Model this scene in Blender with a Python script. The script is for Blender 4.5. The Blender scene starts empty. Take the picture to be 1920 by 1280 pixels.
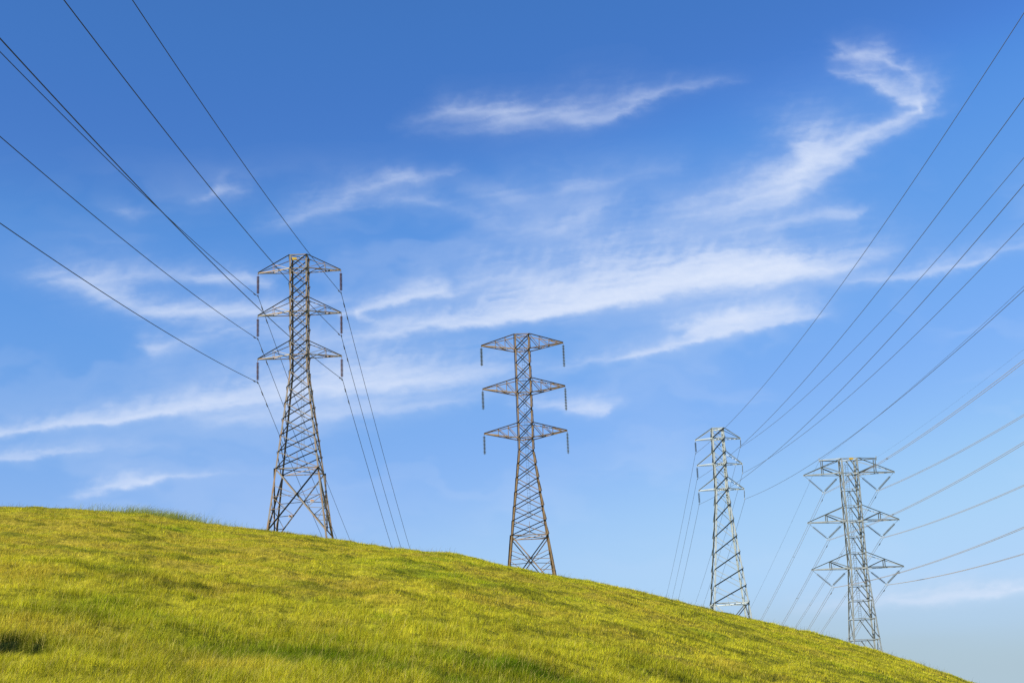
import bpy, math
import numpy as np
from mathutils import Matrix

RNG = np.random.default_rng(7)
scene = bpy.context.scene
COL = scene.collection

# ------------------------------------------------------------------ camera
FPX = 2900.0                       # focal length in photo pixels (1920 wide)
PITCH = math.atan(0.255)
ROLL = math.radians(2.2)
CZ = 1.7
_fw = np.array([0, math.cos(PITCH), math.sin(PITCH)])
_r0 = np.array([1.0, 0, 0]); _u0 = np.cross(_r0, _fw)
_rt = math.cos(ROLL) * _r0 - math.sin(ROLL) * _u0
_up = math.sin(ROLL) * _r0 + math.cos(ROLL) * _u0

cd = bpy.data.cameras.new("camera"); cam = bpy.data.objects.new("camera", cd); COL.objects.link(cam)
cd.sensor_width = 36.0; cd.lens = FPX / 1920 * 36.0; cd.clip_start = 0.3; cd.clip_end = 60000
cam.matrix_world = Matrix(((_rt[0], _up[0], -_fw[0], 0), (_rt[1], _up[1], -_fw[1], 0), (_rt[2], _up[2], -_fw[2], CZ), (0, 0, 0, 1)))
scene.camera = cam

# ------------------------------------------------------------------ noise helpers
def _hash(ix, iy, seed):
    h = (ix.astype(np.int64) * 374761393 + iy.astype(np.int64) * 668265263 + seed * 2147483647) & 0xFFFFFFFF
    h = ((h ^ (h >> 13)) * 1274126177) & 0xFFFFFFFF
    h = (h ^ (h >> 16)) & 0xFFFFFFFF
    return h / 4294967295.0
def vnoise(x, y, seed=0):
    ix = np.floor(x); iy = np.floor(y); fx = x - ix; fy = y - iy
    u = fx * fx * fx * (fx * (fx * 6 - 15) + 10); v = fy * fy * fy * (fy * (fy * 6 - 15) + 10)
    a = _hash(ix, iy, seed); b = _hash(ix + 1, iy, seed); c = _hash(ix, iy + 1, seed); d = _hash(ix + 1, iy + 1, seed)
    return (a * (1 - u) + b * u) * (1 - v) + (c * (1 - u) + d * u) * v
def fbm(x, y, octv=4, seed=0, gain=0.5):
    s = 0; a = 1; t = 0
    for i in range(octv):
        s = s + a * vnoise(x * 2 ** i + 17.3 * i, y * 2 ** i - 9.1 * i, seed + i); t += a; a *= gain
    return s / t
def smooth(a, b, x):
    t = np.clip((x - a) / (b - a), 0, 1); return t * t * (3 - 2 * t)

# ------------------------------------------------------------------ tagging
def tag(o, label=None, cat=None, group=None, kind=None):
    if label: o["label"] = label
    if cat: o["category"] = cat
    if group: o["group"] = group
    if kind: o["kind"] = kind
    return o
def link(name, me, mat, parent=None):
    o = bpy.data.objects.new(name, me); COL.objects.link(o)
    if mat: me.materials.append(mat)
    if parent: o.parent = parent
    return o

class MB:
    """collects verts and faces of one mesh"""
    def __init__(s): s.v = []; s.f = []
    def add(s, vs, fs):
        n = len(s.v); s.v.extend([tuple(map(float, p)) for p in vs]); s.f.extend([tuple(n + i for i in f) for f in fs])
    def slab(s, p0, p1, a, b):
        """box from p0 to p1 whose cross-section is spanned by vectors a and b (half extents)"""
        vs = [p + i * a + j * b for p in (p0, p1) for (i, j) in ((-1, -1), (1, -1), (1, 1), (-1, 1))]
        s.add(vs, [(0, 3, 2, 1), (4, 5, 6, 7), (0, 1, 5, 4), (1, 2, 6, 5), (2, 3, 7, 6), (3, 0, 4, 7)])
    def angle(s, p0, p1, nrm, w, out=1, edge=1, th=None):
        """steel angle bar: one flange in the plane whose normal is nrm, the other standing on its edge"""
        p0 = np.array(p0, float); p1 = np.array(p1, float); nrm = np.array(nrm, float)
        d = p1 - p0; L = np.linalg.norm(d)
        if L < 1e-6: return
        d /= L; nrm = nrm - d * (nrm @ d); nrm /= np.linalg.norm(nrm)
        u = np.cross(nrm, d)
        if u[2] < 0: u = -u                       # u points up across the bar
        th = th or max(0.012, w * 0.11)
        s.slab(p0, p1, u * w / 2, nrm * th / 2)
        off = u * edge * (w / 2 - th / 2) + nrm * out * (w * 0.5 + th / 2 + 0.0005)
        s.slab(p0 + off, p1 + off, u * th / 2, nrm * w / 2)
    def tube(s, pts, r, n=6, caps=True):
        pts = np.array(pts, float); m = len(pts)
        tang = np.gradient(pts, axis=0); tang /= np.linalg.norm(tang, axis=1)[:, None]
        ref = np.array([0, 0, 1.0]) if abs(tang[0][2]) < 0.9 else np.array([1.0, 0, 0])
        rr = r if hasattr(r, '__len__') else [r] * m
        vs = []
        for i in range(m):
            a = np.cross(tang[i], ref); a /= np.linalg.norm(a); b = np.cross(tang[i], a)
            for k in range(n):
                t = 2 * math.pi * k / n; vs.append(pts[i] + rr[i] * (math.cos(t) * a + math.sin(t) * b))
        fs = [(i * n + k, i * n + (k + 1) % n, (i + 1) * n + (k + 1) % n, (i + 1) * n + k) for i in range(m - 1) for k in range(n)]
        if caps: fs += [tuple(range(n - 1, -1, -1)), tuple((m - 1) * n + k for k in range(n))]
        s.add(vs, fs)
    def build(s, name, mat, parent=None, smooth_=False):
        me = bpy.data.meshes.new(name); me.from_pydata(s.v, [], s.f); me.update()
        if smooth_: me.polygons.foreach_set("use_smooth", [True] * len(me.polygons))
        return link(name, me, mat, parent)

# ------------------------------------------------------------------ materials
def newmat(name):
    m = bpy.data.materials.new(name); m.use_nodes = True
    nt = m.node_tree; nt.nodes.clear()
    return m, nt, nt.nodes.new, nt.links.new
def steel(name, c1, c2, scale, lo, hi, rough=0.55, metal=0.25, c3=None):
    m, nt, N, Lk = newmat(name)
    out = N("ShaderNodeOutputMaterial"); b = N("ShaderNodeBsdfPrincipled")
    tc = N("ShaderNodeTexCoord"); n = N("ShaderNodeTexNoise"); n.inputs["Scale"].default_value = scale; n.inputs["Detail"].default_value = 5
    r = N("ShaderNodeValToRGB"); e = r.color_ramp.elements
    e[0].position = lo; c1, c2 = [tuple(v * .58 for v in c) for c in (c1, c2)]; e[0].color = (*c1, 1); e[1].position = hi; e[1].color = (*c2, 1)
    if c3:
        k = e.new(min(hi + 0.1, 0.98)); k.color = (*[v * .58 for v in c3], 1)
    Lk(tc.outputs["Object"], n.inputs["Vector"]); Lk(n.outputs["Fac"], r.inputs["Fac"]); Lk(r.outputs["Color"], b.inputs["Base Color"])
    b.inputs["Roughness"].default_value = rough; b.inputs["Metallic"].default_value = metal
    Lk(b.outputs[0], out.inputs[0]); return m
M = {}
M['steel_a'] = steel('weathered_grey_steel', (0.37, 0.34, 0.28), (0.42, 0.27, 0.14), 0.9, 0.42, 0.62)
M['steel_a_dark'] = steel('dark_and_shaded_steel', (0.10, 0.10, 0.09), (0.16, 0.12, 0.08), 1.4, 0.4, 0.65, 0.65)  # dark fittings, and the shaded copy of the steel for bars in shade
M['steel_a_tan'] = steel('brown_steel', (0.42, 0.31, 0.20), (0.38, 0.34, 0.28), 1.2, 0.4, 0.6)
M['rust'] = steel('rusted_steel', (0.37, 0.24, 0.10), (0.25, 0.165, 0.08), 1.6, 0.35, 0.65, 0.75, 0.1, (0.42, 0.32, 0.16))
M['rust_dark'] = steel('shaded_rusted_steel', (0.085, 0.06, 0.045), (0.13, 0.09, 0.05), 1.6, 0.35, 0.65, 0.8, 0.1)  # rusted steel with shade in its colour, for the darker diagonals
M['galv'] = steel('bright_galvanised_steel', (0.68, .74, .71), (0.52, 0.58, 0.55), 0.8, 0.35, 0.7, 0.5, 0.15)
M['galv_dark'] = steel('dark_and_shaded_galvanised_steel', (0.14, 0.17, 0.18), (0.22, 0.24, 0.24), 1.5, 0.35, 0.7, 0.55, 0.2)  # ladders and clamps; on diagonals, galvanised steel painted as if shaded
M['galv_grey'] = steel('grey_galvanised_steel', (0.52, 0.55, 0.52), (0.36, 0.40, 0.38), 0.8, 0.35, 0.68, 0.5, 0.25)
M['galv_grey_dark'] = steel('dark_and_shaded_grey_steel', (0.13, 0.15, 0.15), (0.22, 0.25, 0.23), 1.0, 0.35, 0.68, 0.55, 0.25)  # links, and braces whose shade is painted as darker grey steel
M['ins_brown'] = steel('brown_porcelain', (0.22, 0.055, 0.022), (0.15, 0.040, 0.018), 3, 0.4, 0.6, 0.6, 0.0)
M['ins_glass'] = steel('dark_green_glass', (0.05, 0.06, 0.05), (0.10, 0.11, 0.09), 3, 0.4, 0.6, 0.2, 0.0)
M['ins_pale'] = steel('pale_grey_porcelain', (0.22, 0.24, 0.23), (0.13, 0.15, 0.14), 5, 0.4, 0.6, 0.3, 0.0)
M['ins_black'] = steel('black_porcelain', (0.03, 0.04, 0.045), (0.05, 0.06, 0.06), 3, 0.4, 0.6, 0.25, 0.0)
M['wire_dark'] = steel('dark_wire', (0.03, 0.032, 0.035), (0.04, 0.04, 0.045), 0.3, 0.3, 0.7, 0.6, 0.2)
M['wire_mid'] = steel('grey_wire', (0.09, 0.10, 0.12), (0.12, 0.13, 0.14), 0.3, 0.3, 0.7, 0.6, 0.2)
M['wire_alu'] = steel('weathered_aluminium_wire', (0.50, 0.44, 0.38), (0.44, 0.40, 0.36), 0.3, 0.3, 0.7, 0.5, 0.2)
M['yellow'] = steel('yellow_enamel', (0.80, 0.52, 0.02), (0.72, 0.44, 0.02), 3, 0.3, 0.7, 0.4, 0.0)
M['white'] = steel('white_enamel', (0.82, 0.80, 0.76), (0.74, 0.72, 0.68), 3, 0.3, 0.7, 0.4, 0.0)
M['orange'] = steel('orange_enamel', (0.78, 0.34, 0.12), (0.70, 0.30, 0.10), 3, 0.3, 0.7, 0.4, 0.0)

# ------------------------------------------------------------------ terrain
# skyline of the hill: azimuth (deg), tangent of its elevation seen from the foot of the slope
SK = np.array([(-180, -.004), (-110, -.004), (-70, .05), (-45, .125), (-28, .149), (-18.65, .1495), (-16.84, .1484), (-14.99, .1468), (-13.87, .1458), (-12.36, .1415), (-10.64, .1375),
    (-9.10, .1347), (-6.96, .1284), (-4.62, .1219), (-2.27, .1154), (-.41, .1078), (1.24, .1009), (3.37, .0918), (5.29, .0825), (6.81, .0743),
    (8.22, .0671), (8.87, .0636), (10.35, .0560), (11.62, .0481), (12.88, .0409), (14.29, .0316), (15.67, .0213), (17.02, .0105), (21, -.022), (28, -.06), (45, -.06), (90, -.02), (180, -.004)])
_azf = np.linspace(-180, 180, 3601)
_qf = np.interp(_azf, SK[:, 0], SK[:, 1]); _k = np.exp(-np.linspace(-2.5, 2.5, 13) ** 2); _k /= _k.sum()
_qf = np.convolve(np.pad(_qf, 6, mode='edge'), _k, 'valid')
SKY_DROP = 0.0022
def ground(x, y):
    x = np.asarray(x, float); y = np.asarray(y, float)
    r = np.hypot(x, y); az = np.degrees(np.arctan2(x, y))
    q = np.interp(az, _azf, _qf) - SKY_DROP * (1 - .6 * smooth(6, 14, az) - .6 * smooth(-11, -18, az))
    r0 = 172 + 13 * smooth(-2, -14, az) - 8 * np.exp(-(az / 6.0) ** 2)
    La = 120 + 900 * smooth(5, -6, az)
    d = np.maximum(r - r0, 0)
    front = 9.0 * (1 - np.minimum(r / r0, 1)) ** 2
    back = 1.2e-3 * d * d / (1 + d / La)
    z = CZ + q * r - front - back
    z = np.where(z < -30, -30 - 25 * (1 - np.exp(-(np.maximum(-30 - z, 0)) / 25)), z)
    w = smooth(26, 4, r)                                   # level spot where the viewer stands
    z = z * (1 - w)
    far = smooth(900, 1800, r); z = z * (1 - far) + (-55) * far
    # humps and tussocks
    amp = smooth(3, 30, r) * smooth(600, 300, r)
    a1 = (fbm(x / 34, y / 34, 2, 3) - .5) * (0.9 - .6 * smooth(110, 150, r))
    a2 = (fbm(x / 6.5, y / 5.0, 3, 11) - .5) * (0.75 - .2 * smooth(130, 170, r))
    a3 = (fbm(x / 2.2, y / 1.4, 2, 23) - .5) * 0.44 + (fbm(x / .8, y / .8, 2, 29) - .5) * .20
    z = z + amp * (a1 + a2 + a3)
    # two swales near the foot of the slope
    for (sx, sy, lx, ly, dep, ang) in SWALES:
        c, s = math.cos(ang), math.sin(ang); u = (x - sx) * c + (y - sy) * s; v = -(x - sx) * s + (y - sy) * c
        z = z - dep * np.exp(-(u / lx) ** 2 - (v / ly) ** 2)
    return z
SWALES = []
def photo_ray(px, py):
    v = _fw * FPX + _rt * (px - 960) - _up * (py - 640); return v / math.hypot(v[0], v[1])
def hit(px, py):
    v = photo_ray(px, py); r = np.linspace(15, 230, 2000)
    below = CZ + v[2] * r < ground(v[0] * r, v[1] * r)
    i = np.argmax(below) if below.any() else len(r) - 1
    return v[0] * r[i], v[1] * r[i], r[i]
_h1 = hit(10, 1222); _h2 = hit(230, 1215); _h3 = hit(700, 1250); _h4 = hit(1000, 1255); _h5 = hit(560, 1215)
SWALES = [(_h1[0], _h1[1], 2.6, 1.1, 1.0, 0.0), (_h2[0], _h2[1], 2.5, 1.0, 0.30, 0.1), (_h3[0], _h3[1], 7.0, 2.0, 0.35, -0.25), (_h4[0], _h4[1], 6.0, 1.8, 0.25, -0.3), (_h5[0], _h5[1], 3.5, 1.4, 0.25, -0.2)]

def patch_cols(x, y, jit=0.0):
    """colour of the grass: yellow-green, lush green, seed-brown patches, painted shade of hollows and bank. x, y in metres"""
    wx = x + 6 * (fbm(x / 11, y / 11, 2, 31) - .5); wy = y + 6 * (fbm(x / 11, y / 11, 2, 41) - .5)
    g = fbm(wx / 16, wy / 12, 4, 51); b = fbm(wx / 9, wy / 8, 4, 61); f = fbm(wx / 2.2, wy / 2.2, 3, 71)
    g2 = fbm(x / 3.2 + .4 * fbm(x / 4, y / 4, 2, 95), y / 1.7, 4, 91)
    green = smooth(.50, .68, g * .55 + f * .45 + jit); brown = smooth(.50, .66, b * .66 + f * .34 + .05 * smooth(0, -40, x) + jit) * .8
    dk = smooth(.54, .68, g2 + jit * .9) * .66  # dark dashes: shade of small hollows put into the colour
    lush = np.zeros_like(x)
    for (sx, sy, lx, ly, dep, ang) in SWALES:
        c, s = math.cos(ang), math.sin(ang); u = (x - sx) * c + (y - sy) * s; v = -(x - sx) * s + (y - sy) * c
        lush = np.maximum(lush, np.exp(-(u / (lx * 1.1)) ** 2 - (v / (ly * 1.3)) ** 2))
    lush = np.clip(lush * (0.7 + 0.6 * f), 0, 1)
    Y = np.array([.395, .375, .022]); G = np.array([.250, .300, .012]); B = np.array([.430, .345, .035]); D = np.array([.140, .160, .008]); Lh = np.array([.090, .150, .004])
    c = Y[None, :] * (.86 + .34 * fbm(wx / 5, wy / 4, 4, 121))[:, None]
    for w, k in ((green, G), (brown, B), (dk, D), (lush, Lh)):
        c = c * (1 - w[:, None]) + k * w[:, None]
    for (sx, sy, lx, ly) in BANK_SHADE:                         # shadow of a bank, painted into the grass as near-black green
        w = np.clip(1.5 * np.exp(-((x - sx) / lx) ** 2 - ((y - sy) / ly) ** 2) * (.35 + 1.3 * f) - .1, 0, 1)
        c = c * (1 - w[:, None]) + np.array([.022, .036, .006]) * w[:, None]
    return c
BANK_SHADE = []
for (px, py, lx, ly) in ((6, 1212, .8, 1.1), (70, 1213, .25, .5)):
    _w = hit(px, py); BANK_SHADE.append((_w[0], _w[1], lx, ly))

# ------------------------------------------------------------------ ground sheet
def make_hill():
    azf = np.concatenate([np.arange(-180, -36, 6), np.arange(-36, -27, 1.0), np.arange(-27, 24, .14), np.arange(24, 36, 1.0), np.arange(36, 180, 6)])
    rs = np.concatenate([np.linspace(2, 26, 14), np.geomspace(27, 420, 620), np.geomspace(430, 25000, 40)])
    A, Rr = np.meshgrid(np.radians(azf), rs)
    x = (np.sin(A) * Rr).ravel(); y = (np.cos(A) * Rr).ravel()
    x = np.append(x, 0.0); y = np.append(y, 0.0); z = ground(x, y)
    nA, nR = len(azf), len(rs); c = nA * nR
    i, j = np.meshgrid(np.arange(nA), np.arange(nR - 1)); i = i.ravel(); j = j.ravel(); i2 = (i + 1) % nA
    F = np.stack([j * nA + i, (j + 1) * nA + i, (j + 1) * nA + i2, j * nA + i2], 1)
    me = bpy.data.meshes.new('grassy_hill')
    tri = [(c, k, (k + 1) % nA) for k in range(nA)]
    me.from_pydata(np.stack([x, y, z], 1).tolist(), [], F.tolist() + tri); me.update()
    me.polygons.foreach_set("use_smooth", [True] * len(me.polygons))
    col = me.color_attributes.new("Tint", 'FLOAT_COLOR', 'POINT')
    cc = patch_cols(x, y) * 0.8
    col.data.foreach_set("color", np.concatenate([cc, np.ones((len(x), 1))], 1).astype(np.float32).ravel())
    m, nt, N, Lk = newmat('hill_ground')
    out = N("ShaderNodeOutputMaterial"); b = N("ShaderNodeBsdfPrincipled"); at = N("ShaderNodeAttribute"); at.attribute_name = "Tint"
    tc = N("ShaderNodeTexCoord"); n = N("ShaderNodeTexNoise"); n.inputs["Scale"].default_value = 3.0; n.inputs["Detail"].default_value = 8
    mx = N("ShaderNodeMix"); mx.data_type = 'RGBA'; mx.blend_type = 'MULTIPLY'; mx.inputs["Factor"].default_value = 1.0
    rp = N("ShaderNodeValToRGB"); rp.color_ramp.elements[0].position = .3; rp.color_ramp.elements[0].color = (.45, .45, .5, 1); rp.color_ramp.elements[1].position = .7; rp.color_ramp.elements[1].color = (1.1, 1.05, 1, 1)
    bp = N("ShaderNodeBump"); bp.inputs["Strength"].default_value = .8; bp.inputs["Distance"].default_value = .15
    Lk(tc.outputs["Object"], n.inputs["Vector"]); Lk(n.outputs["Fac"], rp.inputs["Fac"]); Lk(at.outputs["Color"], mx.inputs[6]); Lk(rp.outputs["Color"], mx.inputs[7])
    Lk(mx.outputs[2], b.inputs["Base Color"]); Lk(n.outputs["Fac"], bp.inputs["Height"]); Lk(bp.outputs[0], b.inputs["Normal"])
    b.inputs["Roughness"].default_value = 1; b.inputs["Specular IOR Level"].default_value = 0.1
    Lk(b.outputs[0], out.inputs[0])
    o = link('hill', me, m); tag(o, kind='structure')
    return o
make_hill()

# ------------------------------------------------------------------ grass
def grass_mat(name, trans=.3):
    m, nt, N, Lk = newmat(name)
    out = N("ShaderNodeOutputMaterial"); at = N("ShaderNodeAttribute"); at.attribute_name = "Tint"
    d = N("ShaderNodeBsdfDiffuse"); t = N("ShaderNodeBsdfTranslucent"); g = N("ShaderNodeBsdfGlossy"); g.inputs["Roughness"].default_value = .45
    g.inputs["Color"].default_value = (.8, .8, .7, 1)
    m1 = N("ShaderNodeMixShader"); m1.inputs[0].default_value = trans; m2 = N("ShaderNodeMixShader"); m2.inputs[0].default_value = .0
    Lk(at.outputs["Color"], d.inputs["Color"]); Lk(at.outputs["Color"], t.inputs["Color"])
    Lk(d.outputs[0], m1.inputs[1]); Lk(t.outputs[0], m1.inputs[2]); Lk(m1.outputs[0], m2.inputs[1]); Lk(g.outputs[0], m2.inputs[2]); Lk(m2.outputs[0], out.inputs[0])
    return m
def blades(name, x, y, h, w, lean, cols, mat, seed=1):
    """tapering bent grass blades, five vertices each, leaning with the wind towards +x"""
    rg = np.random.default_rng(seed); n = len(x)
    z = ground(x, y) - 0.04
    a = rg.uniform(0, 2 * np.pi, n) * 1.0; wd = np.stack([np.cos(a), np.sin(a), np.zeros(n)], 1) * (w / 2)[:, None]
    la = rg.normal(0.15, 1.15, n); L = (lean * rg.uniform(.3, 1.5, n) * h)
    ld = np.stack([np.cos(la) * L, np.sin(la) * L, np.zeros(n)], 1)
    p = np.stack([x, y, z], 1)
    hh = np.stack([np.zeros(n), np.zeros(n), h], 1)
    mid = p + hh * .55 + ld * .28; tip = p + hh * (1 - .18 * lean) + ld
    V = np.stack([p - wd, p + wd, mid + wd * .8, mid - wd * .8, tip], 1).reshape(-1, 3).astype(np.float32)
    b = (np.arange(n) * 5)[:, None]
    loops = np.concatenate([b + np.array([[0, 1, 2, 3]]), b + np.array([[3, 2, 4]])], 1).ravel().astype(np.int32)
    tot = np.tile(np.array([4, 3], np.int32), n); st = np.concatenate([[0], np.cumsum(tot)[:-1]]).astype(np.int32)
    me = bpy.data.meshes.new(name); me.vertices.add(n * 5); me.vertices.foreach_set("co", V.ravel())
    me.loops.add(len(loops)); me.loops.foreach_set("vertex_index", loops)
    me.polygons.add(n * 2); me.polygons.foreach_set("loop_start", st); me.polygons.foreach_set("loop_total", tot)
    me.update(calc_edges=True)
    ca = me.color_attributes.new("Tint", 'FLOAT_COLOR', 'POINT')
    cc = np.repeat(np.concatenate([cols, np.ones((n, 1))], 1), 5, 0).astype(np.float32)
    ca.data.foreach_set("color", cc.ravel())
    return link(name, me, mat)
def scatter(n, r1, r2, p, a1=-26.0, a2=23.0, seed=5):
    rg = np.random.default_rng(seed); u = rg.uniform(0, 1, n)
    r = (r1 ** p + u * (r2 ** p - r1 ** p)) ** (1 / p); az = np.radians(rg.uniform(a1, a2, n))
    return r * np.sin(az), r * np.cos(az), r
GM = grass_mat('meadow_grass')
N1 = 1650000
gx, gy, gr = scatter(N1, 26, 205, 0.55)
rg = np.random.default_rng(77)
dens = fbm(gx / .7, gy / 1.6, 2, 101)
hgt = (.12 + .34 * dens * rg.uniform(.4, 1.3, N1)) * (0.75 + .5 * fbm(gx / 4, gy / 4, 2, 111)) * (.62 + .95 * smooth(95, 45, gr))
wid = .0038 + .00013 * gr
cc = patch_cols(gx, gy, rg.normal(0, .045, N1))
cc = cc * (rg.uniform(.82, 1.15, N1) * (.60 + .78 * fbm(gx / .55, gy / 1.1, 3, 131)))[:, None] * (1 + rg.normal(0, .06, (N1, 3)) * np.array([1, .6, 1]))
straw = rg.uniform(0, 1, N1) < .03 + .05 * smooth(85, 50, gr)
cc[straw] = np.array([.44, .38, .10]) * rg.uniform(.7, 1.1, (straw.sum(), 1))
hgt[straw] *= 1.25
o = blades('meadow_grass', gx, gy, hgt, wid, .55, np.clip(cc, .004, .9), GM, 9)
tag(o, 'yellow green wild grass covering the whole hillside', 'grass', kind='stuff')

# taller oat grass on the crest at the left, leaning in the wind
N2 = 3600
rg = np.random.default_rng(31)
cl = rg.choice(5, N2, p=[.08, .14, .30, .33, .15])
ca_, sp = np.array([-15.0, -14.2, -13.4, -12.7, -11.7])[cl], np.array([.5, .45, .42, .4, .6])[cl]
az = np.radians(ca_ + rg.normal(0, 1, N2) * sp * 1.25); rr = rg.uniform(174, 192, N2)
tx, ty = rr * np.sin(az), rr * np.cos(az)
th = rg.gamma(5, .17, N2).clip(.3, 1.5)
tcol = np.array([.21, .24, .05]) * rg.uniform(.7, 1.4, (N2, 1))
o = blades('tall_grass', tx, ty, th, np.full(N2, .024), .75, tcol, grass_mat('oat_grass', .4), 12)
tag(o, 'taller blue green grass bending in the wind on the crest at the left', 'grass', kind='stuff')

# thin seed stalks that stick up all along the crest
N3 = 9000
rg = np.random.default_rng(57)
az = np.radians(rg.uniform(-21, 18, N3)); rr = rg.uniform(150, 196, N3)
cx, cy = rr * np.sin(az), rr * np.cos(az)
keep = fbm(cx / 3.5, cy / 9, 3, 601) + rg.uniform(-.12, .12, N3) > .5; cx, cy = cx[keep], cy[keep]; n3 = len(cx)
o = blades('seed_stalk_grass', cx, cy, rg.gamma(6, .085, n3).clip(.25, .95), np.full(n3, .016), .5, np.array([.17, .16, .05]) * rg.uniform(.6, 1.3, (n3, 1)), grass_mat('seed_stalk', .3), 14)
tag(o, 'thin dark seed stalks of grass sticking up along the hill crest', 'grass', kind='stuff')

# ------------------------------------------------------------------ pylons
def V3(*a): return np.array(a, float)
FACES = [(V3(0, -1, 0), V3(1, 0, 0)), (V3(1, 0, 0), V3(0, 1, 0)), (V3(0, 1, 0), V3(-1, 0, 0)), (V3(-1, 0, 0), V3(0, -1, 0))]

def insulator(top, bot, nd, rd, mat, parent, rod=.028, cap=.16, profile='bell'):
    top = np.array(top, float); bot = np.array(bot, float); L = np.linalg.norm(bot - top); d = (bot - top) / L
    mb = MB(); a = cap; e = L - cap; st = (e - a) / nd
    pts, rs = [top], [rod]
    pts.append(top + d * (a - .01)); rs.append(rod)
    for i in range(nd):
        s0 = a + i * st
        for f, r in ((.05, rod * 1.5), (.30, rod * 1.7), (.36, rd * .55), (.60, rd), (.68, rd), (.72, rd * .4), (.90, rod)):
            pts.append(top + d * (s0 + f * st)); rs.append(r)
    pts.append(bot); rs.append(rod)
    mb.tube(pts, rs, 9)
    return mb.build('insulator_string', mat, parent, False)

def clamp(at, parent, mat, s=1.0):
    mb = MB(); at = np.array(at, float)
    mb.slab(at + V3(0, -.24 * s, -.02), at + V3(0, .24 * s, -.02), V3(.045 * s, 0, 0), V3(0, 0, .05 * s))
    mb.slab(at + V3(0, 0, .03), at + V3(0, 0, .16 * s), V3(.03 * s, 0, 0), V3(0, .05 * s, 0))
    return mb.build('clamp', mat, parent)

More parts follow.
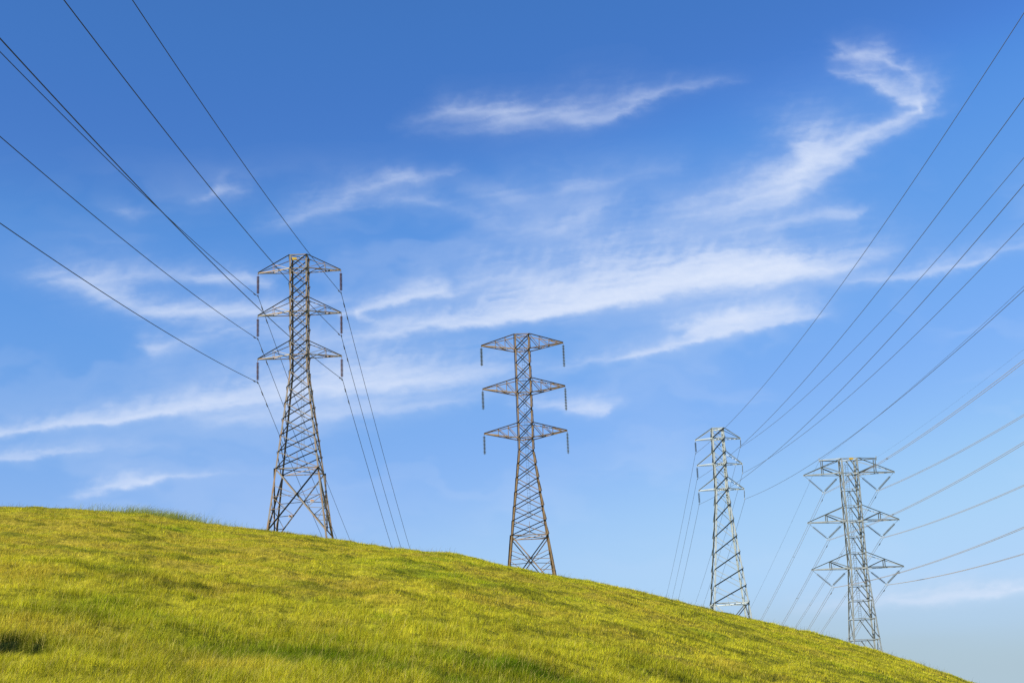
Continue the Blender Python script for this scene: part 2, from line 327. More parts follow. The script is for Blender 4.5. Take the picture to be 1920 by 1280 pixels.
class Pylon:
    def __init__(s, loc, wfun, zfoot_fn, name, label, group):
        s.loc = V3(loc[0], loc[1], 0); s.w = wfun
        s.base = float(ground(loc[0], loc[1]))
        s.root = bpy.data.objects.new(name, None); COL.objects.link(s.root)
        s.root.location = (loc[0], loc[1], s.base)
        tag(s.root, label, 'pylon', group)
    def P(s, sx, sy, z):               # corner of the shaft at world height z, in the pylon's own space
        h = s.w(z) / 2; return V3(sx * h, sy * h, z - s.base)
    def legs(s, zs, size, mat):
        for sx in (-1, 1):
            for sy in (-1, 1):
                mb = MB(); zg = s.base
                for _ in range(3):
                    h = s.w(zg) / 2; zg = float(ground(s.loc[0] + sx * h, s.loc[1] + sy * h))
                seq = list(zs) + [zg - .3]
                t = max(.015, size * .12)
                for a, b in zip(seq[:-1], seq[1:]):
                    p, q = s.P(sx, sy, a), s.P(sx, sy, b)
                    ox = V3(-sx * size / 2, 0, 0); oy = V3(0, -sy * size / 2, 0)
                    mb.slab(p + ox, q + ox, V3(size / 2, 0, 0), V3(0, t / 2, 0))
                    mb.slab(p + oy - V3(0, sy * t * .6, 0), q + oy - V3(0, sy * t * .6, 0), V3(t / 2, 0, 0), V3(0, size / 2, 0))
                # splice plates
                for zc in list(zs)[1:-1:2]:
                    p = s.P(sx, sy, zc); 
                    mb.slab(p + V3(-sx * size * .55, sy * (t + .004), -.3), p + V3(-sx * size * .55, sy * (t + .004), .3), V3(size * .5, 0, 0), V3(0, t * .5, 0))
                # concrete-free stub foot plate
                q = s.P(sx, sy, zg); mb.slab(q + V3(0, 0, -.35), q + V3(0, 0, -.05), V3(size, 0, 0), V3(0, size, 0))
                mb.build('leg', mat, s.root)
    def xpanels(s, pairs, wf, wb, mf, mbk, rear='both'):
        """crossed diagonals on the four sides; the bar rising to the right stands outside, the other inside"""
        up, dn = MB(), MB()
        for (za, zb) in pairs:
            for fi, (n, u) in enumerate(FACES):
                c = lambda e, z: s.P(*( (e * u[0] + n[0]), (e * u[1] + n[1]) ), z)
                o = n * .05
                if fi == 0:
                    up.angle(c(-1, zb) + o, c(1, za) + o, n, wf, out=1, edge=1)
                    dn.angle(c(-1, za) - o * .6, c(1, zb) - o * .6, n, wb, out=-1, edge=-1)
                elif fi == 2:           # seen from inside: u runs the other way
                    if rear != 'thin': up.angle(c(-1, za) - o, c(1, zb) - o, -n, wf * .9, out=1, edge=1)
                    dn.angle(c(-1, zb) + o, c(1, za) + o, -n, wb, out=-1, edge=-1)
                else:
                    up.angle(c(-1, zb) + o, c(1, za) + o, n, wb, out=1, edge=1)
                    dn.angle(c(-1, za) - o, c(1, zb) - o, n, wb, out=-1, edge=-1)
        up.build('lattice', mf, s.root); dn.build('lattice', mbk, s.root)
    def ring(s, mat, z, w):
        mb = MB()
        for (n, u) in FACES:
            c = lambda e: s.P(e * u[0] + n[0], e * u[1] + n[1], z)
            mb.angle(c(-1) + n * .02, c(1) + n * .02, n, w, out=-1, edge=-1)
        mb.angle(s.P(-1, -1, z - .04), s.P(1, 1, z - .04), V3(0, 0, 1), w * .7); mb.angle(s.P(-1, 1, z - .12), s.P(1, -1, z - .12), V3(0, 0, 1), w * .7)
        return mb.build('horizontal_brace', mat, s.root)
    def hoop(s, mat, z, w):
        mb = MB()
        for (n, u) in FACES: mb.angle(s.P(-u[0] + n[0], -u[1] + n[1], z), s.P(u[0] + n[0], u[1] + n[1], z), n, w, out=-1)
        mb.build('horizontal_brace', mat, s.root)
    def hanger(s, mat, x, y, z0, z1):
        mb = MB(); mb.slab(V3(x, y, z0 - s.base), V3(x, y, z1 - s.base), V3(.03, 0, 0), V3(0, .03, 0)); mb.build('hanger_bar', mat, s.root)
    def ladder(s, z1, z2, y, mat, x=0.0, wd=.38, w=.03):
        mb = MB(); 
        for sx in (-1, 1): mb.slab(V3(x + sx * wd / 2, y, z1 - s.base), V3(x + sx * wd / 2, y, z2 - s.base), V3(w / 2, 0, 0), V3(0, w / 2, 0))
        z = z1
        while z > z2:
            mb.slab(V3(x - wd / 2, y, z - s.base), V3(x + wd / 2, y, z - s.base), V3(0, 0, w / 2), V3(0, w / 2, 0)); z -= .45
        return mb.build('ladder', mat, s.root)
    def arm(s, side, zlo, zup, ztip, half, posts, mat, wc=.14, wp=.07, diag=True, plan=True, tmat=None):
        mb = MB(); tie = MB(); tip = V3(side * half, 0, ztip - s.base)
        for sy in (-1, 1):
            lo = s.P(side, sy, zlo); up = s.P(side, sy, zup); n = V3(0, sy, 0); te = tip + V3(0, sy * .07, 0)
            mb.angle(lo, te, n, wc, out=-1, edge=-1); tie.angle(up, te + V3(0, 0, .06), n, wc * .85, out=1, edge=1)
            prev = lo
            for i, f in enumerate(posts):
                a = lo + (te - lo) * f; b = up + (te - up) * f
                mb.angle(a, b, n, wp, out=-1)
                if diag: mb.angle((lo if i == 0 else prev), b, n, wp, out=-1) if diag == 1 else mb.angle((up if i == 0 else prevb), a, n, wp, out=-1)
                prev = a; prevb = b
            if diag == 2 and len(posts) > 1: mb.angle(prevb, te + (lo - te) * .12, n, wp, out=-1)
        if plan:
            fr = [0] + list(posts) + [.93]; L0, L1 = s.P(side, -1, zlo), s.P(side, 1, zlo)
            for i, (f, g) in enumerate(zip(fr[:-1], fr[1:])):
                A, B = (L0, L1) if i % 2 == 0 else (L1, L0)
                mb.angle(A + (tip - A) * f + V3(0, 0, .05), B + (tip - B) * g + V3(0, 0, .05), V3(0, 0, 1), wp)
                mb.angle(L0 + (tip - L0) * g - V3(0, 0, .03), L1 + (tip - L1) * g - V3(0, 0, .03), V3(0, 0, 1), wp)
        # end plate
        mb.slab(tip + V3(0, 0, -.22), tip + V3(0, 0, .12), V3(.03, 0, 0), V3(0, .12, 0))
        a_ = mb.build('cross_arm', mat, s.root); tie.build('tie_lattice', tmat or mat, a_); return a_
    def wl(s, p): return V3(*p) - V3(s.loc[0], s.loc[1], s.base)

GP = 'lattice pylons standing behind the grassy hill'
def wfun(w0, zw, k): return lambda z: w0 + max(0.0, zw - z) * k

def leg_section(t, zb, zx, w1, w2, mat1, mat2, nsub=3):
    """big crossed struts below the belt with small ties back to the legs"""
    A, B = MB(), MB()
    for fi, (n, u) in enumerate(FACES):
        c = lambda e, z: t.P(e * u[0] + n[0], e * u[1] + n[1], z)
        flip = -1 if fi == 2 else 1
        o = n * .05
        A.angle(c(flip, zb) + o, c(-flip, zx) + o, n, w1, out=1, edge=1)
        B.angle(c(-flip, zb) - o, c(flip, zx) - o, n, w1, out=-1, edge=-1)
        # crossing height
        wa, wb_ = t.w(zb), t.w(zx); f = wa / (wa + wb_); zc = zb + (zx - zb) * f
        for e in (-1, 1):
            S = [c(-e, zb) + (c(e, zx) - c(-e, zb)) * g for g in (f, f + (1 - f) * .35, f + (1 - f) * .7)]
            Tz = [zb + (zx - zb) * g for g in (f * .62, f + .02, f + (1 - f) * .38, f + (1 - f) * .72)]
            for i, p in enumerate(S):
                B.angle(c(e, Tz[i]), p, n, w2, out=-1); B.angle(p, c(e, Tz[i + 1]), n, w2, out=-1)
    A.build('lattice', mat1, t.root); B.build('lattice', mat2, t.root)

# ---- pylon 1: grey-brown, wires on brown insulators
t = Pylon((-28.35, 200), wfun(2.36, 49.6, .245), None, 'lattice_pylon', 'grey brown steel pylon at the left with six strings of brown insulators and wires', GP)
t.legs([65.62, 63.73, 59.71, 57.74, 53.68, 51.77, 49.6, 45.2, 40.7, 36.3], .20, M['steel_a'])
lv = list(np.linspace(49.6, 36.3, 7)); 
pn = [(65.62, 63.73), (63.73, 61.72), (61.72, 59.71), (59.71, 57.74), (57.74, 55.72), (55.72, 53.68), (53.68, 51.77), (51.77, 49.6)] + list(zip(lv[:-1], lv[1:]))
t.xpanels(pn, .12, .095, M['steel_a_dark'], M['steel_a_tan'])
leg_section(t, 36.3, 27.9, .17, .075, M['steel_a_dark'], M['steel_a'])
for z in (65.62, 63.73, 57.74, 51.77): t.ring(M['steel_a'], z, .12)
t.ring(M['steel_a'], 36.3, .13)
for z in (59.71, 53.68): t.hoop(M['steel_a'], z, .08)
t.hanger(M['steel_a'], 0, -2.75, 36.3, 38.3)
t.ladder(64.0, 39.5, 1.15, M['galv_dark'], x=.2)
for zl, zu in ((63.73, 65.62), (57.74, 59.71), (51.77, 53.68)):
    for sd in (-1, 1):
        t.arm(sd, zl, zu, zl - .2, 5.6, [.52], M['steel_a'], .12, .07, diag=1, tmat=M['steel_a_dark'])  # upper ties get the shaded steel, their dark undersides painted in
        x = sd * 5.6 + t.loc[0]
        ins = insulator(t.wl((x, 200, zl - .40)), t.wl((x, 200, zl - .2 - 3.0)), 14, .21, M['ins_brown'], t.root, cap=.2)
        clamp(t.wl((x, 200, zl - .2 - 3.18)), ins, M['steel_a_dark'], 1.1)
def plate(px, pz, py, w, h, mat, name='sign', parent=None, band=None):
    mb = MB(); p = t.wl((px, py, pz)); mb.slab(p + V3(0, 0, -h / 2), p + V3(0, 0, h / 2), V3(w / 2, 0, 0), V3(0, .015, 0))
    o = mb.build(name, mat, parent or t.root)
    if band:
        m2 = MB(); m2.slab(p + V3(0, -.02, h * .05), p + V3(0, -.02, h * .42), V3(w * .42, 0, 0), V3(0, .004, 0)); m2.build('sign_panel', band, o)
        m3 = MB()
        for k in range(2): m3.slab(p + V3(0, -.02, -h * (.2 + .16 * k)), p + V3(0, -.02, -h * (.14 + .16 * k)), V3(w * .34, 0, 0), V3(0, .004, 0))
        m3.build('sign_lines', M['steel_a_dark'], o)
    return o
plate(-28.85, 65.05, 198.75, .62, .32, M['yellow'], 'number_plate')
plate(-26.35, 31.85, 196.72, .50, .34, M['white'], 'warning_sign', band=M['orange'])
plate(-30.1, 30.9, 203.2, .50, .34, M['white'], 'warning_sign', band=M['orange'])

# ---- pylon 2: rusty, no wires
t = Pylon((1.5, 225), wfun(2.2, 42.36, .2486), None, 'lattice_pylon', 'rust brown steel pylon in the middle whose insulators carry no wires', GP)
t.legs([59.92, 57.69, 53.18, 50.98, 46.42, 44.21, 42.36, 38.1, 33.9, 29.69], .21, M['rust'])
lv = list(np.linspace(42.36, 29.69, 7))
pn = [(59.92, 57.69), (57.69, 55.44), (55.44, 53.18), (53.18, 50.98), (50.98, 48.7), (48.7, 46.42), (46.42, 44.21), (44.21, 42.36)] + list(zip(lv[:-1], lv[1:]))
t.xpanels(pn, .12, .095, M['rust_dark'], M['rust'])
leg_section(t, 29.69, 21.6, .15, .08, M['rust_dark'], M['rust'])
for z in (59.92, 57.69, 50.98, 44.21): t.ring(M['rust'], z, .11)
for z in (53.18, 46.42): t.hoop(M['rust'], z, .07)
t.ring(M['rust'], 29.69, .12)
t.hanger(M['rust'], 0, -2.65, 29.69, 31.6)
t.ladder(56.5, 32.5, .9, M['galv_dark'], x=.1)
for zl, zu, zt in ((57.69, 59.92, 58.55), (50.98, 53.18, 51.9), (44.21, 46.42, 45.15)):
    for sd in (-1, 1):
        t.arm(sd, zl, zu, zt, 6.15, [.29, .58], M['rust'], .14, .085, diag=1 if sd < 0 else 2)
        x = sd * 6.15 + t.loc[0]; L = 2.95 if sd < 0 else (3.55 if zl > 50 else 3.3)
        insulator(t.wl((x, 225, zt - .2)), t.wl((x, 225, zt - .2 - L)), 13 if sd < 0 else 14, .23 if sd < 0 else .21, M['ins_glass'], t.root, cap=.14)

# ---- pylon 3: slim, bright galvanised
t = Pylon((35.75, 270), wfun(2.15, 41.6, .2), None, 'lattice_pylon', 'slim pale silver pylon with dark insulators on its left arms only', GP)
t.legs([53.1, 51.35, 48.94, 46.79, 44.37, 42.34, 39.65, 33.9, 28.2, 22.43], .25, M['galv'])
lv = [22.43 + 2.87 * k for k in range(6, -1, -1)]
pn = [(53.1, 51.35), (51.35, 48.94), (48.94, 46.79), (46.79, 44.37), (44.37, 42.34), (42.34, 39.65)] + list(zip(lv[:-1], lv[1:])) 
t.xpanels(pn, .20, .08, M['galv_dark'], M['galv'], rear='thin')
leg_section(t, 22.43, 15.0, .16, .08, M['galv_dark'], M['galv'])
for z in (53.1, 51.35, 46.79, 42.34): t.ring(M['galv'], z, .16)
t.ring(M['galv'], 22.43, .14)
t.hanger(M['galv'], -.6, -3.03, 22.43, 23.9)
for i, (zl, zu) in enumerate(((51.35, 53.1), (46.79, 48.94), (42.34, 44.37))):
    for sd in (-1, 1):
        t.arm(sd, zl, zu, zl - .12, 4.0, [], M['galv'], .14, .08, diag=False, plan=False)
        x = sd * 4.0 + t.loc[0]
        if sd < 0:
            ins = insulator(t.wl((x, 270, zl - .3)), t.wl((x, 270, (48.98, 44.41, 39.97)[i])), 10, .20, M['ins_black'], t.root, cap=.2)
            clamp(t.wl((31.67, 270, (48.86, 44.29, 39.85)[i])), ins, M['galv_dark'])
        else:
            ins = insulator(t.wl((x, 270, zl - .3)), t.wl((39.7, 270, (49.8, 45.12, 40.6)[i])), 12, .10, M['ins_pale'], t.root, cap=.12)
            clamp(t.wl((39.68, 270, (49.7, 45.02, 40.48)[i])), ins, M['galv'])

# ---- pylon 4: large grey tower with V insulators
t = Pylon((69.15, 320), wfun(3.45, 32.49, .131), None, 'lattice_pylon', 'tall grey pylon at the right with wide arms and V shaped insulator pairs', GP)
Z4 = [55.1, 52.06, 48.71, 45.25, 42.15, 38.95, 35.55, 32.49, 28.9, 25.9, 22.19, 18.0, 13.2, 8.0]
t.legs(Z4, .27, M['galv_grey'])
A, B, Hh = MB(), MB(), MB()
for za, zb in zip(Z4[:-1], Z4[1:]):
    for fi, (n, u) in enumerate(FACES):
        c = lambda e, z: t.P(e * u[0] + n[0], e * u[1] + n[1], z)
        m = (c(-1, za) + c(1, za)) / 2; f = -1 if fi == 2 else 1
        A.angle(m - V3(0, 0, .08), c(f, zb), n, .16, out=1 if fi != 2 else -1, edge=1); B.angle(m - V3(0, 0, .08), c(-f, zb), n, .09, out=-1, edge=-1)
for z in Z4[:-1]:
    (t.ring if z in (55.1, 52.06, 42.15, 32.49) else t.hoop)(M['galv_grey'], z, .13)
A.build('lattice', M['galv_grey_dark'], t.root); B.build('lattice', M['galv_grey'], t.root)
t.ladder(54.0, 22.0, .4, M['galv_dark'], x=-.3, wd=.55, w=.05)
for i, (zl, zu, ap) in enumerate(((52.06, 55.1, 48.3), (42.15, 45.25, 38.65), (32.49, 35.55, 28.95))):
    for sd in (-1, 1):
        arm = t.arm(sd, zl, zu, zl + .02, 9.5, [], M['galv_grey'], .165, .1, diag=False, plan=True)
        mb = MB()
        for sy in (-1, 1):
            lo = t.P(sd, sy, zl); up = t.P(sd, sy, zu); tip = V3(sd * 9.5, sy * .07, zl - t.base)
            f = (5.5 - 1.72) / (9.5 - 1.72)
            a = lo + (tip - lo) * f; b = up + (tip - up) * f
            mb.angle(a, b, V3(0, sy, 0), .16, out=-1); mb.angle(b, lo, V3(0, sy, 0), .19, out=-1)
            if i == 0:
                q = V3(b[0], b[1], 55.02 - t.base); mb.angle(b, q, V3(0, sy, 0), .15, out=-1)
        mb.build('arm_lattice', M['galv_grey_dark'], arm)
        apx = sd * 5.6
        att = V3(apx, 0, ap - t.base + .15)
        for (xo, zo) in ((9.25, zl - .1), (1.9, zl - .2)):
            top = V3(sd * xo, 0, zo - t.base); e = att + V3((.2 if xo > 5 else -.2) * sd, 0, .12)
            L = np.linalg.norm(e - top); st = top + (e - top) * (.9 / L)
            lk = MB(); lk.tube([top, st], .035, 6); lk.build('hanger_link', M['galv_grey_dark'], t.root)
            insulator(st, e, 13, .26, M['ins_pale'] if xo > 5 and sd < 0 or xo < 5 and sd < 0 else M['ins_glass'] if xo < 5 else M['ins_pale'], t.root, cap=.15, rod=.035)
        yk = MB(); ring = [att + V3(.26 * math.cos(a), 0, .26 * math.sin(a) - .18) for a in np.linspace(0, 2 * math.pi, 17)]
        yk.tube(ring, .035, 5, caps=False); yk.build('yoke_ring', M['galv'], t.root); yk = MB(); yk.slab(att + V3(-.28, 0, .03), att + V3(.28, 0, .03), V3(0, .03, 0), V3(0, 0, .07))
        yk.build('yoke_plate', M['galv'], t.root)
# shield wire beam along the top
mb = MB()
for sy in (-1, 1):
    for sd in (-1, 1): mb.angle(t.P(sd, sy, 55.1), V3(sd * 6.0, sy * .2, 55.1 - t.base), V3(0, sy, 0), .17, out=-1)
for sd in (-1, 1): mb.slab(V3(sd * 5.95, 0, 54.75 - t.base), V3(sd * 5.95, 0, 55.6 - t.base), V3(.05, 0, 0), V3(0, .22, 0))
mb.build('top_beam_lattice', M['galv_grey'], t.root)
plate(69.5, 54.95, 318.1, .85, .42, M['yellow'], 'number_plate')

# ------------------------------------------------------------------ wires
WIRES = [
('A','LT',[-33.93, 200.0, 60.28],[-34.58, -63.66, 40.23],4.43,[-32.71, 470.55, 19.52],4.23),
('A','LM',[-33.91, 200.0, 54.34],[-34.59, -63.66, 34.28],4.43,[-32.69, 470.55, 13.59],4.23),
('A','LB',[-33.89, 200.0, 48.41],[-34.66, -63.66, 28.23],4.43,[-32.71, 470.55, 7.65],4.23),
('A','RT',[-22.72, 200.0, 60.28],[-23.53, -63.66, 40.12],4.43,[-21.53, 470.55, 19.53],4.23),
('A','RM',[-22.78, 200.0, 54.34],[-23.39, -63.66, 34.29],4.43,[-21.5, 470.55, 13.61],4.23),
('A','RB',[-22.69, 200.0, 48.41],[-23.45, -63.66, 28.35],4.43,[-21.58, 470.55, 7.63],4.23),
('C','LT',[31.63, 270.0, 48.86],[31.37, 8.68, 46.52],5.62,[39.29, 537.54, 20.57],5.12),
('C','LM',[31.61, 270.0, 44.29],[31.44, 8.68, 41.9],5.62,[39.5, 537.54, 15.93],5.12),
('C','LB',[31.69, 270.0, 39.85],[31.71, 8.68, 37.24],5.62,[39.58, 537.54, 11.5],5.12),
('C','RT',[39.62, 270.0, 49.7],[39.32, 8.68, 47.21],5.62,[47.37, 537.54, 21.39],5.12),
('C','RM',[39.65, 270.0, 45.02],[39.4, 8.68, 42.67],5.62,[47.47, 537.54, 16.69],5.12),
('C','RB',[39.78, 270.0, 40.48],[39.66, 8.68, 38.06],5.62,[47.54, 537.54, 12.17],5.12),
('D','LT',[63.6, 320.0, 48.14],[61.12, 72.62, 46.55],3.66,[65.73, 593.66, 6.63],2.90),
('D','LM',[63.75, 320.0, 38.49],[61.0, 72.62, 37.31],3.66,[65.45, 593.66, -2.75],2.90),
('D','LB',[63.77, 320.0, 28.77],[61.15, 72.62, 27.33],3.66,[65.75, 593.66, -12.66],2.90),
('D','RT',[74.83, 320.0, 48.32],[72.42, 72.62, 46.48],3.66,[76.49, 593.66, 7.13],2.90),
('D','RM',[74.77, 320.0, 38.51],[72.3, 72.62, 36.75],3.66,[76.89, 593.66, -3.04],2.90),
('D','RB',[74.77, 320.0, 28.89],[72.26, 72.62, 27.16],3.66,[76.68, 593.66, -12.49],2.90),
('S','L',[63.14, 320.0, 54.95],[60.14, 72.72, 53.3],2.56,[65.05, 593.81, 12.12],2.38),
('S','R',[74.69, 320.0, 55.01],[72.5, 72.72, 56.19],2.56,[76.6, 593.81, 12.23],2.38),
]
def span(A, B, s, n=90, t0=0.0, t1=1.0):
    tt = np.linspace(t0, t1, n)[:, None]; return A + (B - A) * tt - V3(0, 0, 4 * s) * tt * (1 - tt)
SIDE = {'L': 'left', 'R': 'right'}; LVL = {'T': 'top', 'M': 'middle', 'B': 'bottom'}
def wire_mesh(name, A, Bn, sn, Bf, sf, r, mat, parent, off=0.0):
    o = V3(off, 0, 0); n1 = span(A + o, Bn + o, sn)[::-1]; f1 = span(A + o, Bf + o, sf)[1:]
    mb = MB(); mb.tube(np.concatenate([n1, f1]), r, 6); return mb.build(name, mat, parent, True)
for (ln, key, A, Bn, sn, Bf, sf) in WIRES:
    A, Bn, Bf = V3(*A), V3(*Bn), V3(*Bf)
    if ln == 'A':
        lab = 'dark power line hanging from the %s arm, %s side, of the grey brown pylon' % (LVL[key[1]], SIDE[key[0]])
        root = bpy.data.objects.new('power_line', None); COL.objects.link(root); root.location = A
        w = wire_mesh('conductor', A * 0, Bn - A, sn, Bf - A, sf, .034, M['wire_dark'], root)
        for (B_, s_, tq) in ((Bn, sn, .0085), (Bf, sf, .010), (Bf, sf, .024)):           # armour rods and dampers
            p = span(V3(0, 0, 0), B_ - A, s_, 2, tq, tq + .004); mb = MB(); mb.tube([p[0] - V3(0, 0, .07), p[1] - V3(0, 0, .07)], [.07, .07], 7); mb.build('damper', M['steel_a_dark'], root)
        tag(root, lab, 'power line', 'power lines of the grey brown pylon')
    elif ln == 'C':
        lab = 'thin power line hanging from the %s arm, %s side, of the slim pale pylon' % (LVL[key[1]], SIDE[key[0]])
        o = wire_mesh('power_line', A * 0, Bn - A, sn, Bf - A, sf, .024, M['wire_mid'], None); o.location = A
        tag(o, lab, 'power line', 'power lines of the slim pale pylon')
    elif ln == 'D':
        lab = 'twin wire power line under the %s arm, %s side, of the big grey pylon' % (LVL[key[1]], SIDE[key[0]])
        root = bpy.data.objects.new('twin_power_line', None); COL.objects.link(root); root.location = A
        for off in (-.23, .23): wire_mesh('conductor', A * 0, Bn - A, sn, Bf - A, sf, .034, M['wire_alu'], root, off)
        for (B_, s_, ts) in ((Bn, sn, (.24 if key[0] == 'L' else .47, .62)), (Bf, sf, (.16, .33, .5))):
            for q in ts:
                p = span(V3(0, 0, 0), B_ - A, s_, 2, q, q + .001)[0]; mb = MB()
                mb.slab(p + V3(-.23, 0, 0), p + V3(.23, 0, 0), V3(0, .25, 0), V3(0, 0, .02)); mb.build('spacer', M['galv_grey'], root)
        p = span(V3(0, 0, 0), Bf - A, sf, 2, .012, .016)
        mb = MB(); mb.tube([p[0] + V3(.23, 0, -.1), p[1] + V3(.23, 0, -.1)], [.08, .08], 7); mb.build('damper', M['steel_a_dark'], root)
        tag(root, lab, 'power line', 'twin power lines of the big grey pylon')
    else:
        lab = 'thin earth wire from the %s end of the big grey pylon' % SIDE[key]
        o = wire_mesh('earth_wire', A * 0, Bn - A, sn, Bf - A, sf, .020 if key == 'L' else .009, M['wire_mid'], None); o.location = A
        tag(o, lab, 'power line', 'earth wires on top of the big grey pylon')

# ------------------------------------------------------------------ cirrus
def make_clouds():
    # each streak: (sharp lower edge, soft upper edge) nodes x, y, up-width, low-width, strength
    S = [
     [(735,240,8,6,.03),(800,225,14,8,.14),(845,212,18,14,.34),(900,215,18,18,.42),(945,214,18,22,.56),(1000,218,20,20,.40),(1060,212,24,20,.42),(1110,226,34,12,.44),(1165,215,34,10,.34),(1200,195,22,12,.42),(1260,176,16,9,.34),(1330,158,10,8,.22),(1400,152,12,8,.04)],
     [(770,248,10,10,.05),(860,245,20,12,.14),(950,240,14,12,.12),(1010,230,10,8,.02)],
     [(1562,78,10,8,.10),(1600,98,14,18,.30),(1630,108,16,20,.50),(1655,112,14,10,.50),(1690,122,8,9,.30),(1720,150,14,12,.12)],
     [(1575,134,6,6,.14),(1620,142,12,8,.34),(1650,160,22,10,.42),(1690,180,26,14,.55),(1716,196,18,9,.62),(1724,206,10,6,.50)],
     [(1712,140,12,14,.12),(1722,180,20,10,.28),(1723,204,8,8,.42),(1690,222,9,11,.42),(1650,240,10,14,.48),(1600,262,14,20,.52),(1560,280,30,22,.60),(1522,292,40,26,.92),(1500,315,26,26,.90),(1450,335,24,22,.62),(1400,350,22,20,.42),(1330,362,16,20,.24),(1250,392,18,20,.10)],
     [(1745,150,14,14,.10),(1750,190,16,12,.18),(1735,222,26,6,.22),(1690,245,30,6,.20),(1640,268,34,10,.22),(1590,295,34,16,.30),(1530,345,34,20,.36),(1460,380,26,20,.34),(1380,400,24,18,.24),(1260,425,24,18,.16),(1120,440,20,16,.05)],
     [(1640,388,8,8,.05),(1612,404,8,9,.30),(1560,405,18,10,.26),(1480,418,18,12,.22),(1380,430,20,12,.14),(1250,440,16,16,.08)],
     [(1280,402,14,10,.10),(1360,388,12,10,.22),(1420,368,14,12,.24),(1500,350,14,16,.30)],
     [(480,430,14,14,.05),(560,408,22,14,.22),(620,385,28,18,.24),(660,355,20,16,.24),(710,342,16,14,.26),(770,334,14,12,.36),(800,334,10,12,.20),(855,322,8,8,.12),(880,320,8,8,.01)],
     [(650,385,14,14,.08),(730,370,16,12,.18),(790,372,14,12,.18),(850,390,16,14,.10),(960,430,20,20,.12),(1040,430,26,20,.20),(1100,405,26,20,.24),(1140,385,18,14,.14)],
     [(880,355,16,14,.08),(950,372,22,16,.16),(1020,375,16,16,.12),(1070,352,20,16,.22),(1120,345,20,14,.18),(1180,325,18,12,.10),(1270,312,20,10,.10)],
     [(340,372,8,8,.05),(385,370,10,8,.16),(418,355,18,14,.26),(470,352,14,12,.08)],
     [(195,395,14,10,.04),(235,405,14,12,.12),(270,402,10,8,.03)],
     [(560,650,20,20,.10),(680,636,18,12,.22),(760,614,20,9,.40),(850,606,26,8,.52),(930,598,46,8,.58),(1000,590,60,9,.66),(1080,580,70,10,.70),(1150,568,76,10,.78),(1210,548,60,14,.80),(1280,530,44,18,.92),(1340,515,38,24,1.05),(1420,510,34,24,1.15),(1470,502,30,24,1.10),(1530,508,30,18,.66),(1590,500,34,16,.44),(1640,482,34,16,.22),(1700,462,20,18,.03)],
     [(640,592,14,8,.30),(672,588,16,10,.50),(715,572,14,8,.56),(770,556,18,9,.55),(820,545,22,9,.50),(845,548,18,7,.20),(900,520,20,16,.16),(980,530,26,26,.20),(1060,540,30,26,.18)],
     [(668,590,6,6,.30),(680,600,6,6,.24),(720,606,6,5,.14)],
     [(1560,532,12,8,.06),(1650,528,14,6,.22),(1720,518,16,7,.34),(1775,505,22,8,.36),(1830,493,22,8,.30),(1890,472,22,8,.18),(1990,440,20,12,.10)],
     [(1050,688,10,8,.10),(1130,678,12,6,.26),(1200,664,12,6,.44),(1270,646,16,6,.50),(1300,634,34,6,.62),(1350,622,30,8,.66),(1420,612,40,7,.50),(1480,606,40,5,.44),(1512,598,26,5,.34),(1545,592,24,6,.08)],
     [(1285,620,10,10,.20),(1320,600,14,14,.55),(1370,595,14,14,.66),(1420,590,14,14,.40),(1500,580,18,14,.14)],
     [(10,515,14,14,.03),(90,520,22,18,.22),(150,530,30,22,.38),(205,550,34,20,.42),(250,572,24,14,.34),(310,580,16,14,.50),(370,582,16,14,.52),(440,586,18,12,.46),(520,580,18,12,.40),(590,572,16,12,.24),(640,560,14,10,.1)],
     [(180,515,14,20,.18),(250,508,18,18,.20),(330,512,16,14,.22),(400,522,18,14,.40),(450,520,16,12,.36),(500,532,14,12,.18)],
     [(255,650,8,8,.04),(300,655,22,16,.34),(350,648,22,16,.20),(400,625,26,18,.20),(480,620,26,20,.20),(580,632,24,18,.16)],
     [(-140,820,10,8,.30),(0,808,12,7,.46),(90,800,14,6,.54),(190,790,18,7,.62),(300,776,22,8,.66),(380,762,28,12,.62),(470,742,36,16,.62),(550,732,44,18,.62),(640,722,44,22,.72),(740,714,48,20,.72),(820,712,46,18,.56),(880,704,44,16,.40),(960,696,36,16,.26),(1060,694,20,14,.06)],
     [(380,790,20,14,.18),(500,782,24,16,.30),(620,772,22,18,.34),(720,765,24,14,.30),(840,752,22,14,.20),(940,730,18,14,.08)],
     [(960,758,16,10,.10),(1050,758,14,10,.30),(1100,762,12,10,.50),(1140,770,16,7,.48),(1152,762,14,7,.16)],
     [(-140,850,12,8,.2),(0,856,20,6,.32),(60,856,18,6,.34),(120,848,14,6,.26),(200,840,16,8,.12),(330,830,14,8,.04)],
     [(110,935,10,8,.03),(170,922,16,7,.34),(230,912,18,7,.62),(290,902,12,7,.66),(325,894,8,6,.34),(400,886,6,5,.20),(450,882,5,4,.03)],
     [(1500,1140,20,10,.10),(1640,1130,26,10,.26),(1740,1122,22,10,.40),(1850,1110,18,9,.46),(1960,1100,18,9,.44),(2150,1090,18,9,.3)],
    ]
    xs = np.linspace(-300, 2220, 1000); ys = np.linspace(-330, 1400, 700)
    X, Y = np.meshgrid(xs, ys); x = X.ravel(); y = Y.ravel()
    # ragged domain: shear the field with several scales of turbulence
    n1 = fbm(x / 110, y / 60, 4, 201) - .5; n2 = fbm(x / 110 + 9, y / 60 + 5, 4, 221) - .5
    n3 = fbm(x / 30, y / 17, 5, 241, .6) - .5; n4 = fbm(x / 30 + 3, y / 17 + 8, 5, 261, .6) - .5
    wx = x + 60 * n1 + 34 * n3; wy = y + 18 * n2 + 13 * n4
    dens = np.zeros_like(x)
